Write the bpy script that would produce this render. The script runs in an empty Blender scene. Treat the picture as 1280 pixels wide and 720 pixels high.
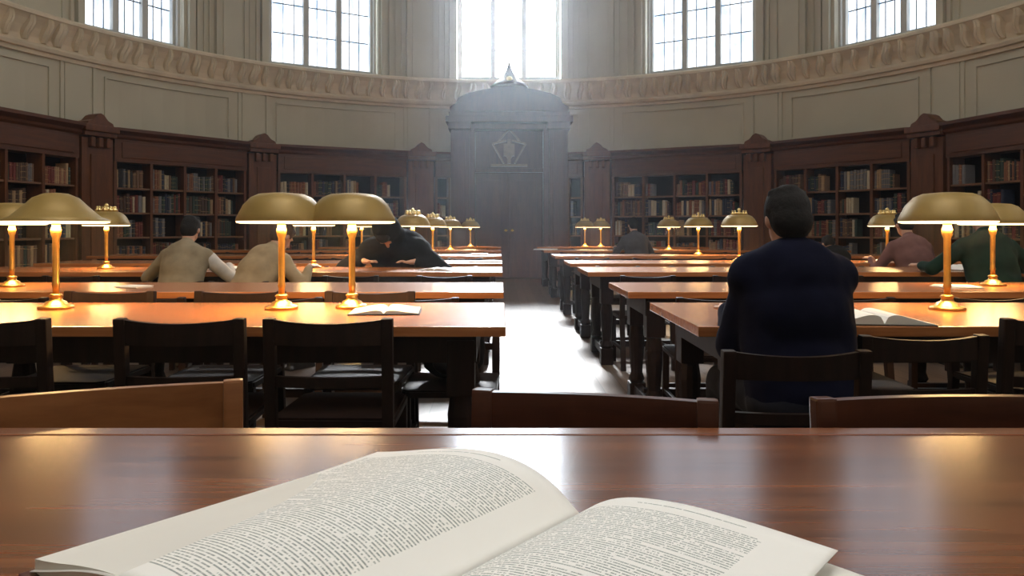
import bpy, bmesh, math, random
from mathutils import Vector, Matrix
random.seed(7)
PI = math.pi
SC = bpy.context.scene
COL = SC.collection
F = 924.0; VX = 625.0; HY = 286.0; EYE = 1.09; TT = 0.75; HC = EYE - TT
R = math.radians

# ------------------------------------------------------------------ materials
def _mat(name):
    m = bpy.data.materials.new(name); m.use_nodes = True
    nt = m.node_tree
    return m, nt, nt.nodes['Principled BSDF']

def plain(name, col, rough=.6, metal=0., noise=.12, scale=8., coat=0., bump=0.):
    m, nt, b = _mat(name)
    n = nt.nodes.new('ShaderNodeTexNoise'); n.inputs['Scale'].default_value = scale; n.inputs['Detail'].default_value = 4
    tc = nt.nodes.new('ShaderNodeTexCoord'); nt.links.new(tc.outputs['Object'], n.inputs['Vector'])
    r = nt.nodes.new('ShaderNodeValToRGB')
    r.color_ramp.elements[0].position = .3; r.color_ramp.elements[1].position = .7
    r.color_ramp.elements[0].color = [c*(1-noise) for c in col] + [1]
    r.color_ramp.elements[1].color = [min(1, c*(1+noise)) for c in col] + [1]
    nt.links.new(n.outputs['Fac'], r.inputs[0]); nt.links.new(r.outputs[0], b.inputs['Base Color'])
    b.inputs['Roughness'].default_value = rough; b.inputs['Metallic'].default_value = metal
    b.inputs['Coat Weight'].default_value = coat
    if bump:
        bp = nt.nodes.new('ShaderNodeBump'); bp.inputs['Strength'].default_value = bump; bp.inputs['Distance'].default_value = .01
        nt.links.new(n.outputs['Fac'], bp.inputs['Height']); nt.links.new(bp.outputs[0], b.inputs['Normal'])
    return m

def wood(name, c1, c2, rough=.3, grain=(1.2, 14, 14), coat=0., plank=0., coord='Object', spec=.5):
    m, nt, b = _mat(name)
    L = nt.links.new
    tc = nt.nodes.new('ShaderNodeTexCoord')
    mp = nt.nodes.new('ShaderNodeMapping'); mp.inputs['Scale'].default_value = grain
    L(tc.outputs[coord], mp.inputs['Vector'])
    n = nt.nodes.new('ShaderNodeTexNoise'); n.inputs['Scale'].default_value = 1.6; n.inputs['Detail'].default_value = 7; n.inputs['Roughness'].default_value = .62
    n.inputs['Distortion'].default_value = .4
    L(mp.outputs[0], n.inputs['Vector'])
    r = nt.nodes.new('ShaderNodeValToRGB')
    r.color_ramp.elements[0].position = .32; r.color_ramp.elements[1].position = .68
    r.color_ramp.elements[0].color = (*c1, 1); r.color_ramp.elements[1].color = (*c2, 1)
    L(n.outputs['Fac'], r.inputs[0])
    out = r.outputs[0]
    if plank:
        sx = nt.nodes.new('ShaderNodeSeparateXYZ'); L(tc.outputs[coord], sx.inputs[0])
        mu = nt.nodes.new('ShaderNodeMath'); mu.operation = 'DIVIDE'; mu.inputs[1].default_value = plank
        L(sx.outputs['Y' if plank > 0 and coord == 'Object' and grain[0] < grain[1] else 'X'], mu.inputs[0])
        fl = nt.nodes.new('ShaderNodeMath'); fl.operation = 'FLOOR'; L(mu.outputs[0], fl.inputs[0])
        wn = nt.nodes.new('ShaderNodeTexWhiteNoise'); wn.noise_dimensions = '1D'; L(fl.outputs[0], wn.inputs['W'])
        fr = nt.nodes.new('ShaderNodeMath'); fr.operation = 'FRACT'; L(mu.outputs[0], fr.inputs[0])
        gp = nt.nodes.new('ShaderNodeMath'); gp.operation = 'GREATER_THAN'; gp.inputs[1].default_value = .03; L(fr.outputs[0], gp.inputs[0])
        mr = nt.nodes.new('ShaderNodeMapRange'); mr.inputs['To Min'].default_value = .72; mr.inputs['To Max'].default_value = 1.2
        L(wn.outputs['Value'], mr.inputs['Value'])
        mm = nt.nodes.new('ShaderNodeMath'); mm.operation = 'MULTIPLY'; L(mr.outputs[0], mm.inputs[0]); L(gp.outputs[0], mm.inputs[1])
        vm = nt.nodes.new('ShaderNodeVectorMath'); vm.operation = 'SCALE'; L(out, vm.inputs[0]); L(mm.outputs[0], vm.inputs['Scale'])
        out = vm.outputs[0]
    L(out, b.inputs['Base Color'])
    b.inputs['Roughness'].default_value = rough
    b.inputs['Specular IOR Level'].default_value = spec
    b.inputs['Coat Weight'].default_value = coat; b.inputs['Coat Roughness'].default_value = rough*.8
    return m

M = {}
M['wall'] = plain('cream_plaster', (.60, .555, .43), .85, noise=.05, scale=1.5)
M['frieze'] = plain('carved_stone', (.76, .65, .48), .85, noise=.10, scale=3)
M['ceiling'] = plain('ceiling_plaster', (.60, .57, .48), .9, noise=.04)
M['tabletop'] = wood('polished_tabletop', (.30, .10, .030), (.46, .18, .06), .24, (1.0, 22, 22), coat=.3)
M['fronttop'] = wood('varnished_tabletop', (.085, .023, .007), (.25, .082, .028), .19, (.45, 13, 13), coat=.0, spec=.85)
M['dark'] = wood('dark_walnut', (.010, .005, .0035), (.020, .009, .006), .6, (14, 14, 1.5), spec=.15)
M['frame'] = wood('table_frame_wood', (.045, .020, .011), (.085, .036, .018), .4, (2, 14, 14))
M['case'] = wood('bookcase_wood', (.10, .032, .009), (.18, .060, .017), .45, (9, 9, 1.2))
M['caseh'] = wood('bookcase_rail_wood', (.080, .025, .007), (.145, .046, .013), .45, (1.2, 9, 12))
M['shelf'] = wood('shelf_board_wood', (.16, .075, .035), (.27, .13, .06), .5, (1.2, 9, 12))
M['portal'] = wood('portal_oak', (.050, .016, .008), (.095, .032, .014), .5, (8, 8, 1.0))
M['chairfront'] = wood('orange_oak', (.22, .085, .030), (.36, .15, .055), .35, (2, 14, 14))  # lighter orange-brown: lamplight put into the left chair's wood colour
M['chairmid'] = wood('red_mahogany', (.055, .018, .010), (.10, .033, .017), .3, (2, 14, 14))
M['floor'] = wood('worn_floorboards', (.085, .060, .045), (.15, .11, .085), .30, (12, .9, 1), plank=.14, coat=.2)
M['brass'] = plain('aged_brass', (.80, .44, .11), .32, 1., .15, 20)
M['shade'] = plain('olive_brass_shade', (.33, .215, .055), .5, .25, .10, 10)
M['gold'] = plain('gilt_ornament', (.85, .62, .25), .28, 1., .1, 40)
M['whiteframe'] = plain('painted_window_frame', (.62, .60, .55), .6, noise=.04)
M['bar'] = plain('lead_glazing_bar', (.10, .12, .14), .6, noise=.05)
M['skin'] = plain('skin', (.50, .29, .20), .55, noise=.06, scale=30)
M['hair'] = plain('dark_hair', (.008, .006, .005), .9, noise=.3, scale=60, bump=.4)
M['hairb'] = plain('auburn_hair', (.05, .02, .012), .85, noise=.3, scale=60, bump=.4)
def cloth(n, c):
    m = plain(n, c, .95, noise=.14, scale=14, bump=.25); m.node_tree.nodes['Principled BSDF'].inputs['Specular IOR Level'].default_value = .12; return m
M['navy'] = cloth('navy_wool', (.003, .0035, .014)); M['beige'] = cloth('beige_cotton', (.26, .215, .145)); M['tan'] = cloth('tan_cotton', (.36, .27, .16))
M['black'] = cloth('black_cotton', (.008, .008, .009)); M['mauve'] = cloth('mauve_cotton', (.17, .085, .08)); M['green'] = cloth('dark_green_wool', (.004, .024, .018))
M['grey'] = cloth('grey_cotton', (.06, .055, .06)); M['jeans'] = cloth('dark_trousers', (.014, .015, .022)); M['pale'] = cloth('pale_sleeve_cotton', (.52, .50, .47))
M['paper'] = plain('plain_paper', (.78, .76, .70), .8, noise=.03)
M['blackcover'] = plain('black_book_cloth', (.015, .014, .014), .6)
M['redcover'] = plain('burgundy_cover', (.055, .008, .008), .45)
M['leather'] = plain('black_leather', (.012, .011, .012), .45, bump=.3)

def emit(name, col, s):
    m = bpy.data.materials.new(name); m.use_nodes = True
    nt = m.node_tree; nt.nodes.clear()
    o = nt.nodes.new('ShaderNodeOutputMaterial'); e = nt.nodes.new('ShaderNodeEmission')
    e.inputs[0].default_value = (*col, 1); e.inputs[1].default_value = s
    nt.links.new(e.outputs[0], o.inputs[0]); return m
LAMPCOL = (1.0, .60, .24)
M['diffuser'] = emit('lit_lamp_glass', (1.0, .70, .36), 3.2)

def frosted(name, s, ca=(.36, .50, .70, 1), cb=(.84, .92, 1, 1)):       # daylit obscured window glass
    m = bpy.data.materials.new(name); m.use_nodes = True
    nt = m.node_tree; b = nt.nodes['Principled BSDF']; L = nt.links.new
    tc = nt.nodes.new('ShaderNodeTexCoord')
    mp = nt.nodes.new('ShaderNodeMapping'); mp.inputs['Scale'].default_value = (3.2, 3.2, 1.3); L(tc.outputs['Object'], mp.inputs['Vector'])
    n = nt.nodes.new('ShaderNodeTexNoise'); n.inputs['Scale'].default_value = 2.2; n.inputs['Detail'].default_value = 5; L(mp.outputs[0], n.inputs['Vector'])
    r = nt.nodes.new('ShaderNodeValToRGB')
    r.color_ramp.elements[0].position = .38; r.color_ramp.elements[0].color = ca
    r.color_ramp.elements[1].position = .56; r.color_ramp.elements[1].color = cb
    L(n.outputs['Fac'], r.inputs[0]); L(r.outputs[0], b.inputs['Emission Color'])
    b.inputs['Emission Strength'].default_value = s
    b.inputs['Base Color'].default_value = (.6, .65, .7, 1); b.inputs['Roughness'].default_value = .3
    return m
PANE_S = 2.2
M['frosted'] = frosted('daylit_frosted_glass', PANE_S)
M['frosted_nave'] = frosted('daylit_nave_glass', PANE_S*1.5, (.90, .87, .82, 1), (1, .975, .93, 1))  # glowing glass of the unseen windows added for fill light
M['skylight'] = frosted('daylit_skylight_glass', 7.6, (.95, .93, .90, 1), (1, .98, .95, 1))  # glowing disc added overhead to brighten the book and tables
def clearglass():
    m = bpy.data.materials.new('clear_window_glass'); m.use_nodes = True
    nt = m.node_tree; nt.nodes.clear(); L = nt.links.new
    o = nt.nodes.new('ShaderNodeOutputMaterial'); t = nt.nodes.new('ShaderNodeBsdfTransparent'); g = nt.nodes.new('ShaderNodeBsdfGlossy')
    g.inputs['Roughness'].default_value = .05
    f = nt.nodes.new('ShaderNodeFresnel'); f.inputs[0].default_value = 1.45
    mx = nt.nodes.new('ShaderNodeMixShader'); L(f.outputs[0], mx.inputs[0]); L(t.outputs[0], mx.inputs[1]); L(g.outputs[0], mx.inputs[2]); L(mx.outputs[0], o.inputs[0])
    return m
M['clear'] = clearglass()

def page_mat(name, seed, u0=.1, u1=.9, lines=98, head=True):
    """Cream paper printed with lines of small type, laid out in UV (u across the line, v down the page)."""
    m, nt, b = _mat(name); L = nt.links.new; N = nt.nodes.new
    def math_(op, a, b_=None, c=None):
        n = N('ShaderNodeMath'); n.operation = op
        for i, v in enumerate((a, b_, c)):
            if v is None: continue
            if isinstance(v, (int, float)): n.inputs[i].default_value = v
            else: L(v, n.inputs[i])
        return n.outputs[0]
    uv = N('ShaderNodeUVMap'); sp = N('ShaderNodeSeparateXYZ'); L(uv.outputs[0], sp.inputs[0]); u, v = sp.outputs[0], sp.outputs[1]
    vl = math_('MULTIPLY', v, lines); row = math_('FLOOR', vl); fr = math_('FRACT', vl)
    stripe = math_('MULTIPLY', math_('GREATER_THAN', fr, .32), math_('LESS_THAN', fr, .74))
    # words: cells along the line, with gaps
    def noise1(sc, off, W):
        cb = N('ShaderNodeCombineXYZ'); L(math_('MULTIPLY', u, sc), cb.inputs[0]); L(math_('MULTIPLY', W, 7.31), cb.inputs[1]); cb.inputs[2].default_value = off
        n = N('ShaderNodeTexNoise'); n.inputs['Scale'].default_value = 1; n.inputs['Detail'].default_value = 0; L(cb.outputs[0], n.inputs['Vector']); return n.outputs['Fac']
    word = math_('GREATER_THAN', noise1(100, seed, row), .37)
    letter = math_('GREATER_THAN', noise1(420, seed+3, row), .38)
    # ragged paragraph ends
    wn = N('ShaderNodeTexWhiteNoise'); wn.noise_dimensions = '1D'; L(math_('ADD', row, seed), wn.inputs['W'])
    para = math_('LESS_THAN', math_('MODULO', math_('ADD', row, seed), 9.0), .5)
    endu = math_('SUBTRACT', u1, math_('MULTIPLY', para, math_('MULTIPLY', wn.outputs['Value'], .55)))
    inm = math_('MULTIPLY', math_('GREATER_THAN', u, u0), math_('LESS_THAN', u, endu))
    body = math_('MULTIPLY', math_('GREATER_THAN', v, .075), math_('LESS_THAN', v, .93))
    hd = math_('MULTIPLY', math_('COMPARE', row, 3.0, .4), math_('MULTIPLY', math_('GREATER_THAN', u, .30), math_('LESS_THAN', u, .72)))
    area = math_('MAXIMUM', math_('MULTIPLY', inm, body), hd)
    ink = math_('MULTIPLY', math_('MULTIPLY', math_('MULTIPLY', stripe, word), letter), area)
    mx = N('ShaderNodeMix'); mx.data_type = 'RGBA'
    mx.inputs['A'].default_value = (.92, .91, .87, 1); mx.inputs['B'].default_value = (.20, .24, .22, 1)
    L(math_('MULTIPLY', ink, .85), mx.inputs['Factor']); L(mx.outputs['Result'], b.inputs['Base Color'])
    b.inputs['Roughness'].default_value = .7
    return m
M['printed_l'] = page_mat('printed_page_verso', 4.0, .11, .955)
M['printed_r'] = page_mat('printed_page_recto', 11.0, .06, .80)

# ------------------------------------------------------------------ mesh helpers
def BM(): return bmesh.new()
def link(name, me, m, parent=None):
    o = bpy.data.objects.new(name, me); COL.objects.link(o)
    if m is not None and not me.materials: me.materials.append(m)
    if parent is not None: o.parent = parent
    return o
def build(name, bm, m, parent=None, smooth=False, loc=None):
    bmesh.ops.recalc_face_normals(bm, faces=bm.faces)
    me = bpy.data.meshes.new(name); bm.to_mesh(me); bm.free()
    if smooth: me.polygons.foreach_set('use_smooth', [True]*len(me.polygons))
    o = link(name, me, m, parent)
    if loc: o.location = loc
    return o
def box(bm, c, s, rz=0, rx=0, bev=0, mat=None):
    Mx = Matrix.Translation(c) @ Matrix.Rotation(rz, 4, 'Z') @ Matrix.Rotation(rx, 4, 'X') @ Matrix.Diagonal((*s, 1))
    if mat is not None: Mx = mat @ Mx
    r = bmesh.ops.create_cube(bm, size=1, matrix=Mx)
    if bev:
        es = list({e for v in r['verts'] for e in v.link_edges})
        bmesh.ops.bevel(bm, geom=es, offset=bev, segments=2, affect='EDGES', profile=.7)
def bar(bm, p0, p1, w, d, bev=0):
    """rectangular bar between two points; w along the horizontal normal, d along the other"""
    p0, p1 = Vector(p0), Vector(p1); z = (p1-p0); ln = z.length; z.normalize()
    x = Vector((1, 0, 0)) if abs(z.x) < .9 else Vector((0, 1, 0))
    y = z.cross(x).normalized(); x = y.cross(z).normalized()
    Mx = Matrix((( x.x, y.x, z.x, 0), (x.y, y.y, z.y, 0), (x.z, y.z, z.z, 0), (0, 0, 0, 1)))
    box(bm, (0, 0, 0), (w, d, ln), bev=bev, mat=Matrix.Translation((p0+p1)/2) @ Mx)
def lathe(bm, prof, n=24, c=(0, 0, 0), sx=1, sy=1, cap=True):
    rings = []
    for r, z in prof:
        if r < 1e-5: rings.append([bm.verts.new((c[0], c[1], c[2]+z))])
        else: rings.append([bm.verts.new((c[0]+r*sx*math.cos(2*PI*i/n), c[1]+r*sy*math.sin(2*PI*i/n), c[2]+z)) for i in range(n)])
    for a, b in zip(rings, rings[1:]):
        for i in range(n):
            j = (i+1) % n
            if len(a) == 1 and len(b) == 1: continue
            if len(a) == 1: bm.faces.new((a[0], b[i], b[j]))
            elif len(b) == 1: bm.faces.new((a[i], a[j], b[0]))
            else: bm.faces.new((a[i], a[j], b[j], b[i]))
    if cap:
        for rg in (rings[0], rings[-1]):
            if len(rg) > 2: bm.faces.new(rg)
def extrude_path(bm, pts, prof, closed=False, cap=True):
    """sweep the profile (list of (out, z)) along pts: list of (pos, out_dir)."""
    rows = []
    for (p, o) in pts:
        rows.append([bm.verts.new((p[0]+o[0]*a, p[1]+o[1]*a, b)) for a, b in prof])
    n = len(prof)
    for r0, r1 in zip(rows, rows[1:]):
        for i in range(n):
            j = (i+1) % n
            bm.faces.new((r0[i], r0[j], r1[j], r1[i]))
    if cap:
        bm.faces.new(rows[0]); bm.faces.new(rows[-1][::-1])
def prism(bm, outline, y0, y1, mat=None):
    """outline in (x, z), extruded y0..y1"""
    Mx = mat or Matrix.Identity(4)
    a = [bm.verts.new(Mx @ Vector((x, y0, z))) for x, z in outline]; b = [bm.verts.new(Mx @ Vector((x, y1, z))) for x, z in outline]
    n = len(a)
    bm.faces.new(a); bm.faces.new(b[::-1])
    for i in range(n): bm.faces.new((a[i], a[(i+1) % n], b[(i+1) % n], b[i]))

def tag(o, label=None, cat=None, group=None, kind=None):
    if label: o['label'] = label
    if cat: o['category'] = cat
    if group: o['group'] = group
    if kind: o['kind'] = kind
    return o
def empty(name, loc=(0, 0, 0), rz=0, label=None, cat=None, group=None, kind=None):
    o = bpy.data.objects.new(name, None); COL.objects.link(o); o.location = loc; o.rotation_euler = (0, 0, rz)
    o.empty_display_size = .05
    return tag(o, label, cat, group, kind)
def kids(o): return KIDS.get(o.name, [])
KIDS = {}
def index_kids():
    KIDS.clear()
    for o in bpy.data.objects:
        if o.parent: KIDS.setdefault(o.parent.name, []).append(o)
def copy_tree(o, parent=None):
    c = o.copy(); COL.objects.link(c)
    if parent is not None: c.parent = parent
    for ch in kids(o): copy_tree(ch, c)
    return c
def px_to(px, d): return (px - VX) / F * d

# ------------------------------------------------------------------ the room
CX, CY = .2, 9.0
RW = 7.95; HALLZ = 9.8; YB = -5.0
ZB = 2.78          # top of the bookcases
ZF0, ZF1 = 3.92, 4.44   # frieze
def pol(r, deg):
    a = R(deg); return (CX + r*math.sin(a), CY + r*math.cos(a))
bm = BM()
fl = [bm.verts.new((x, y, 0)) for x, y in ((-9, YB-.3), (9.4, YB-.3), (9.4, 17.6), (-9, 17.6))]
bm.faces.new(fl); bmesh.ops.extrude_face_region(bm, geom=bm.faces[:])
for v in bm.verts[4:]: v.co.z = -.1
o = build('floor', bm, M['floor']); tag(o, kind='structure')
bm = BM(); box(bm, (CX, 6.2, HALLZ+.1), (18.6, 23, .2)); o = build('ceiling', bm, M['ceiling']); tag(o, kind='structure')

WIN = [(-59, .62, 2.34), (-30, .5, 2.34), (0, .5, 2.36), (30.8, .5, 2.25), (59, .5, 2.25)]
WA = [w[0] for w in WIN]; HW = 1.18
DA = math.degrees(math.asin(HW/RW)); ZW0, ZW1 = 4.50, 8.9
WT = .45
bm = BM()
def quad(bm, a, b, c, d): 
    bm.faces.new([bm.verts.new(p) for p in (a, b, c, d)])
def wall_piece(bm, p, q, z0, z1, no, no2=None):
    """wall slab from p to q with outward directions no / no2"""
    no2 = no2 or no
    P = [(*p, z0), (*q, z0), (*q, z1), (*p, z1)]
    Q = [(p[0]+no[0]*WT, p[1]+no[1]*WT, z0), (q[0]+no2[0]*WT, q[1]+no2[1]*WT, z0), (q[0]+no2[0]*WT, q[1]+no2[1]*WT, z1), (p[0]+no[0]*WT, p[1]+no[1]*WT, z1)]
    v = [bm.verts.new(x) for x in P+Q]
    for f in ((0, 1, 2, 3), (7, 6, 5, 4), (0, 4, 5, 1), (1, 5, 6, 2), (2, 6, 7, 3), (3, 7, 4, 0)): bm.faces.new([v[i] for i in f])
def dirv(deg): return (math.sin(R(deg)), math.cos(R(deg)))
def arc_wall(bm, a0, a1, z0, z1, step=3.0):
    n = max(1, int(math.ceil((a1-a0)/step)))
    for i in range(n):
        b0 = a0+(a1-a0)*i/n; b1 = a0+(a1-a0)*(i+1)/n
        wall_piece(bm, pol(RW, b0), pol(RW, b1), z0, z1, dirv(b0), dirv(b1))
HWS = [.93, HW, HW, HW, .93]; WA[0] = -57.8; WA[4] = 57.4
DAS = [math.degrees(math.asin(h/RW)) for h in HWS]
edges = [-90]
for a, da in zip(WA, DAS): edges += [a-da, a+da]
edges.append(90)
arc_wall(bm, -90, 90, 0, ZF1)
for i in range(0, len(edges), 2): arc_wall(bm, edges[i], edges[i+1], ZF1, HALLZ)
for a, DA in zip(WA, DAS):
    n = dirv(a)
    for z0, z1 in ((ZF1, ZW0), (ZW1, HALLZ)): wall_piece(bm, pol(RW, a-DA), pol(RW, a+DA), z0, z1, n)
o = build('wall_back', bm, M['wall']); tag(o, kind='structure')
# nave side walls, unseen fill windows added at right, front wall behind the viewer
FILL_WIN_Y = [(-3.2, -.9), (.6, 2.9), (4.4, 6.7)]
for side, x in (('left', CX-RW), ('right', CX+RW)):
    bm = BM(); s = -1 if side == 'left' else 1
    def sl(y0, y1, z0, z1): box(bm, (x+s*WT/2, (y0+y1)/2, (z0+z1)/2), (WT, y1-y0, z1-z0))
    if s < 0: sl(YB, CY, 0, HALLZ); o = build('wall_left', bm, M['wall']); tag(o, kind='structure'); continue
    sl(YB, CY, 0, ZW0); sl(YB, CY, ZW1, HALLZ)
    ys = [YB] + [v for p in FILL_WIN_Y for v in p] + [CY]
    for i in range(0, len(ys), 2): sl(ys[i], ys[i+1], ZW0, ZW1)
    o = build('wall_'+side, bm, M['wall']); tag(o, kind='structure')
bm = BM(); box(bm, (CX, YB-.2, HALLZ/2), (2*RW+1, .4, HALLZ)); o = build('wall_front', bm, M['wall']); tag(o, kind='structure')

# windows: frame, mullions, glazing bars, panes; local x along the wall, y outward
def window(no, loc, rz, w, z0, z1, glass, label):
    root = empty('window_%d' % no, (loc[0], loc[1], 0), rz, kind='structure', label=label)
    bm = BM(); yf = .26; t = .09
    box(bm, (-w/2+t/2, yf, (z0+z1)/2), (t, .12, z1-z0)); box(bm, (w/2-t/2, yf, (z0+z1)/2), (t, .12, z1-z0))
    box(bm, (0, yf, z0+t/2), (w, .14, t)); box(bm, (0, yf, z1-t/2), (w, .12, t))
    lw = (w-2*t)/3
    for k in (1, 2): box(bm, (-w/2+t+lw*k, yf, (z0+z1)/2), (.11, .13, z1-z0-.01))
    for sgn in (-1, 1):       # stepped reveal mouldings
        box(bm, (sgn*(w/2-.02), .14, (z0+z1)/2), (.05, .06, z1-z0-.01)); 
    build('window_frame', bm, M['whiteframe'], root)
    bm = BM()
    for k in range(3):
        cx = -w/2+t+lw*(k+.5)
        for q in (-1, 1): box(bm, (cx+q*lw/6.4, yf, (z0+z1)/2), (.012, .02, z1-z0-.1))
        z = z0+.72
        while z < z1-.2:
            box(bm, (cx, yf, z), (lw-.06, .025, .018)); z += .62
    build('glazing_bars', bm, M['bar'], root)
    bm = BM(); box(bm, (0, yf+.045, (z0+z1)/2), (w-.1, .008, z1-z0-.1)); build('pane', bm, glass, root)
    bm = BM(); box(bm, (0, .02, z0-.035), (w+.10, .20, .07), bev=.01); build('window_sill', bm, M['whiteframe'], root)
    return root
for i, a in enumerate(WA):
    p = pol(RW*math.cos(R(DAS[i])), a)
    window(i+1, p, -R(a), 2*HWS[i]-.02, ZW0, ZW1, M['clear'] if a == 0 else M['frosted'], None)
n = 6
for side, x in ((1, CX+RW),):
    for y0, y1 in FILL_WIN_Y:
        window(n, (x, (y0+y1)/2), PI/2 if side < 0 else -PI/2, y1-y0-.02, ZW0, ZW1, M['frosted_nave'], None); n += 1  # added out of view, lights the book and front table

FILL_SKY = (CX, 1.5, 2.6)  # round ceiling opening added out of view as a fill light
root = empty('window_12', (FILL_SKY[0], FILL_SKY[1], HALLZ), 0, kind='structure')
bm = BM(); lathe(bm, [(FILL_SKY[2], -.03), (FILL_SKY[2], -.012), (0, -.012), (0, -.03)], 48, cap=False); build('pane', bm, M['skylight'], root)
bm = BM(); lathe(bm, [(FILL_SKY[2]-.02, -.002), (FILL_SKY[2]-.02, -.12), (FILL_SKY[2]+.18, -.12), (FILL_SKY[2]+.18, -.002)], 48, cap=False)
for k in range(6): box(bm, (0, 0, -.05), (FILL_SKY[2]*2, .06, .06), rz=PI*k/6)
build('window_frame', bm, M['whiteframe'], root)

# frieze band: moulded cornice with a row of carved leaf brackets
def arc_pts(a0=-90, a1=90, step=1.5, r=RW, ends=True):
    pts = []
    if ends: pts.append(((CX-r, YB+.02), (1, 0)))
    k = int((a1-a0)/step)
    for i in range(k+1):
        a = a0+(a1-a0)*i/k; d = dirv(a); pts.append((pol(r, a), (-d[0], -d[1])))
    if ends: pts.append(((CX+r, YB+.02), (-1, 0)))
    return pts
bm = BM()
prof = [(-.02, ZF0-.10), (.05, ZF0-.10), (.06, ZF0-.04), (.11, ZF0-.03), (.13, ZF0+.02), (.13, ZF0+.05), (.07, ZF0+.07), (.07, ZF0+.16), (.10, ZF0+.30),
        (.16, ZF0+.40), (.22, ZF1-.06), (.24, ZF1-.05), (.24, ZF1), (.20, ZF1+.03), (-.02, ZF1+.03)]
extrude_path(bm, arc_pts(), prof); o = build('trim_1', bm, M['frieze']); tag(o, kind='structure')
bm = BM()
rnd = random.Random(3)
a = -89.0
def leaf(bm, c, d, w):
    """a scrolled acanthus-like bracket: c base point on the wall, d inward direction"""
    t = (d[1], -d[0])
    rows = []
    skew = rnd.uniform(-.04, .04)
    for k in range(7):
        q = k/6; z = ZF0+.09+q*.36
        out = .10+.07*math.sin(q*PI)+.12*q**2; ww = w*(.35+.5*math.sin(PI*(.15+.7*q)))
        cxk = skew*q + .02*math.sin(q*6)
        row = []
        for s, dz in ((-1, 0), (-.45, .035), (0, .018), (.45, .035), (1, 0)):
            x = s*ww/2+cxk; oo = out+dz
            row.append(bm.verts.new((c[0]+t[0]*x+d[0]*oo, c[1]+t[1]*x+d[1]*oo, z)))
        row = [bm.verts.new((c[0]+t[0]*(-ww/2+cxk)+d[0]*.03, c[1]+t[1]*(-ww/2+cxk)+d[1]*.03, z))]+row+[bm.verts.new((c[0]+t[0]*(ww/2+cxk)+d[0]*.03, c[1]+t[1]*(ww/2+cxk)+d[1]*.03, z))]
        rows.append(row)
    for r0, r1 in zip(rows, rows[1:]):
        for i in range(6): bm.faces.new((r0[i], r0[i+1], r1[i+1], r1[i]))
    bm.faces.new(rows[0][::-1]); bm.faces.new(rows[-1])
while a < 89.5:
    d = dirv(a); leaf(bm, pol(RW, a), (-d[0], -d[1]), rnd.choice((.14, .17, .20, .12)))
    a += rnd.choice((1.75, 2.05, 2.35))
y = 8.8
while y > -4.8:
    leaf(bm, (CX-RW, y), (1, 0), .2); leaf(bm, (CX+RW, y), (-1, 0), .2); y -= .29
o = build('trim_2', bm, M['frieze']); tag(o, kind='structure')
# mid-wall pilaster strips and panel mouldings; upper piers' vertical mouldings
bm = BM()
def vstrip(a, w, z0, z1, dep, r=RW):
    p = pol(r-dep/2+.01, a); box(bm, (p[0], p[1], (z0+z1)/2), (w, dep+.02, z1-z0), rz=-R(a))
def hstrip(a0, a1, z, h, dep):
    pts = arc_pts(a0, a1, min(1.5, (a1-a0)/2), ends=False)
    extrude_path(bm, pts, [(-.01, z), (dep, z), (dep, z+h), (-.01, z+h)])
for pa in (-65.5, -41, -15, 15, 41, 65.5):
    vstrip(pa-2.1, .05, ZB-.1, ZF0-.1, .035); vstrip(pa+2.1, .05, ZB-.1, ZF0-.1, .035); vstrip(pa, .46, ZB-.1, ZF0-.1, .025)
PV = [-91, -65.5, -41, -15, 15, 41, 65.5, 91]
for a0, a1 in zip(PV, PV[1:]):
    b0, b1 = a0+3.6, a1-3.6
    hstrip(b0, b1, ZF0-.24, .035, .03)
    vstrip(b0, .035, ZB+.12, ZF0-.21, .03); vstrip(b1, .035, ZB+.12, ZF0-.21, .03)
for i in range(0, len(edges), 2):
    e0, e1 = edges[i], edges[i+1]; w = e1-e0
    for da, ww, dp in ((.9, .12, .10), (1.9, .05, .06), (2.9, .03, .03)):
        if w > 6: vstrip(e0+da, ww, ZF1, HALLZ, dp); vstrip(e1-da, ww, ZF1, HALLZ, dp)
    if 8 < w < 20:
        c = (e0+e1)/2; vstrip(c, .52, ZF1, HALLZ, .12); vstrip(c-2.6, .04, ZF1, HALLZ, .04); vstrip(c+2.6, .04, ZF1, HALLZ, .04); vstrip(c, .28, ZF1, HALLZ, .15)
o = build('trim_3', bm, M['wall']); tag(o, kind='structure')

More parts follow.
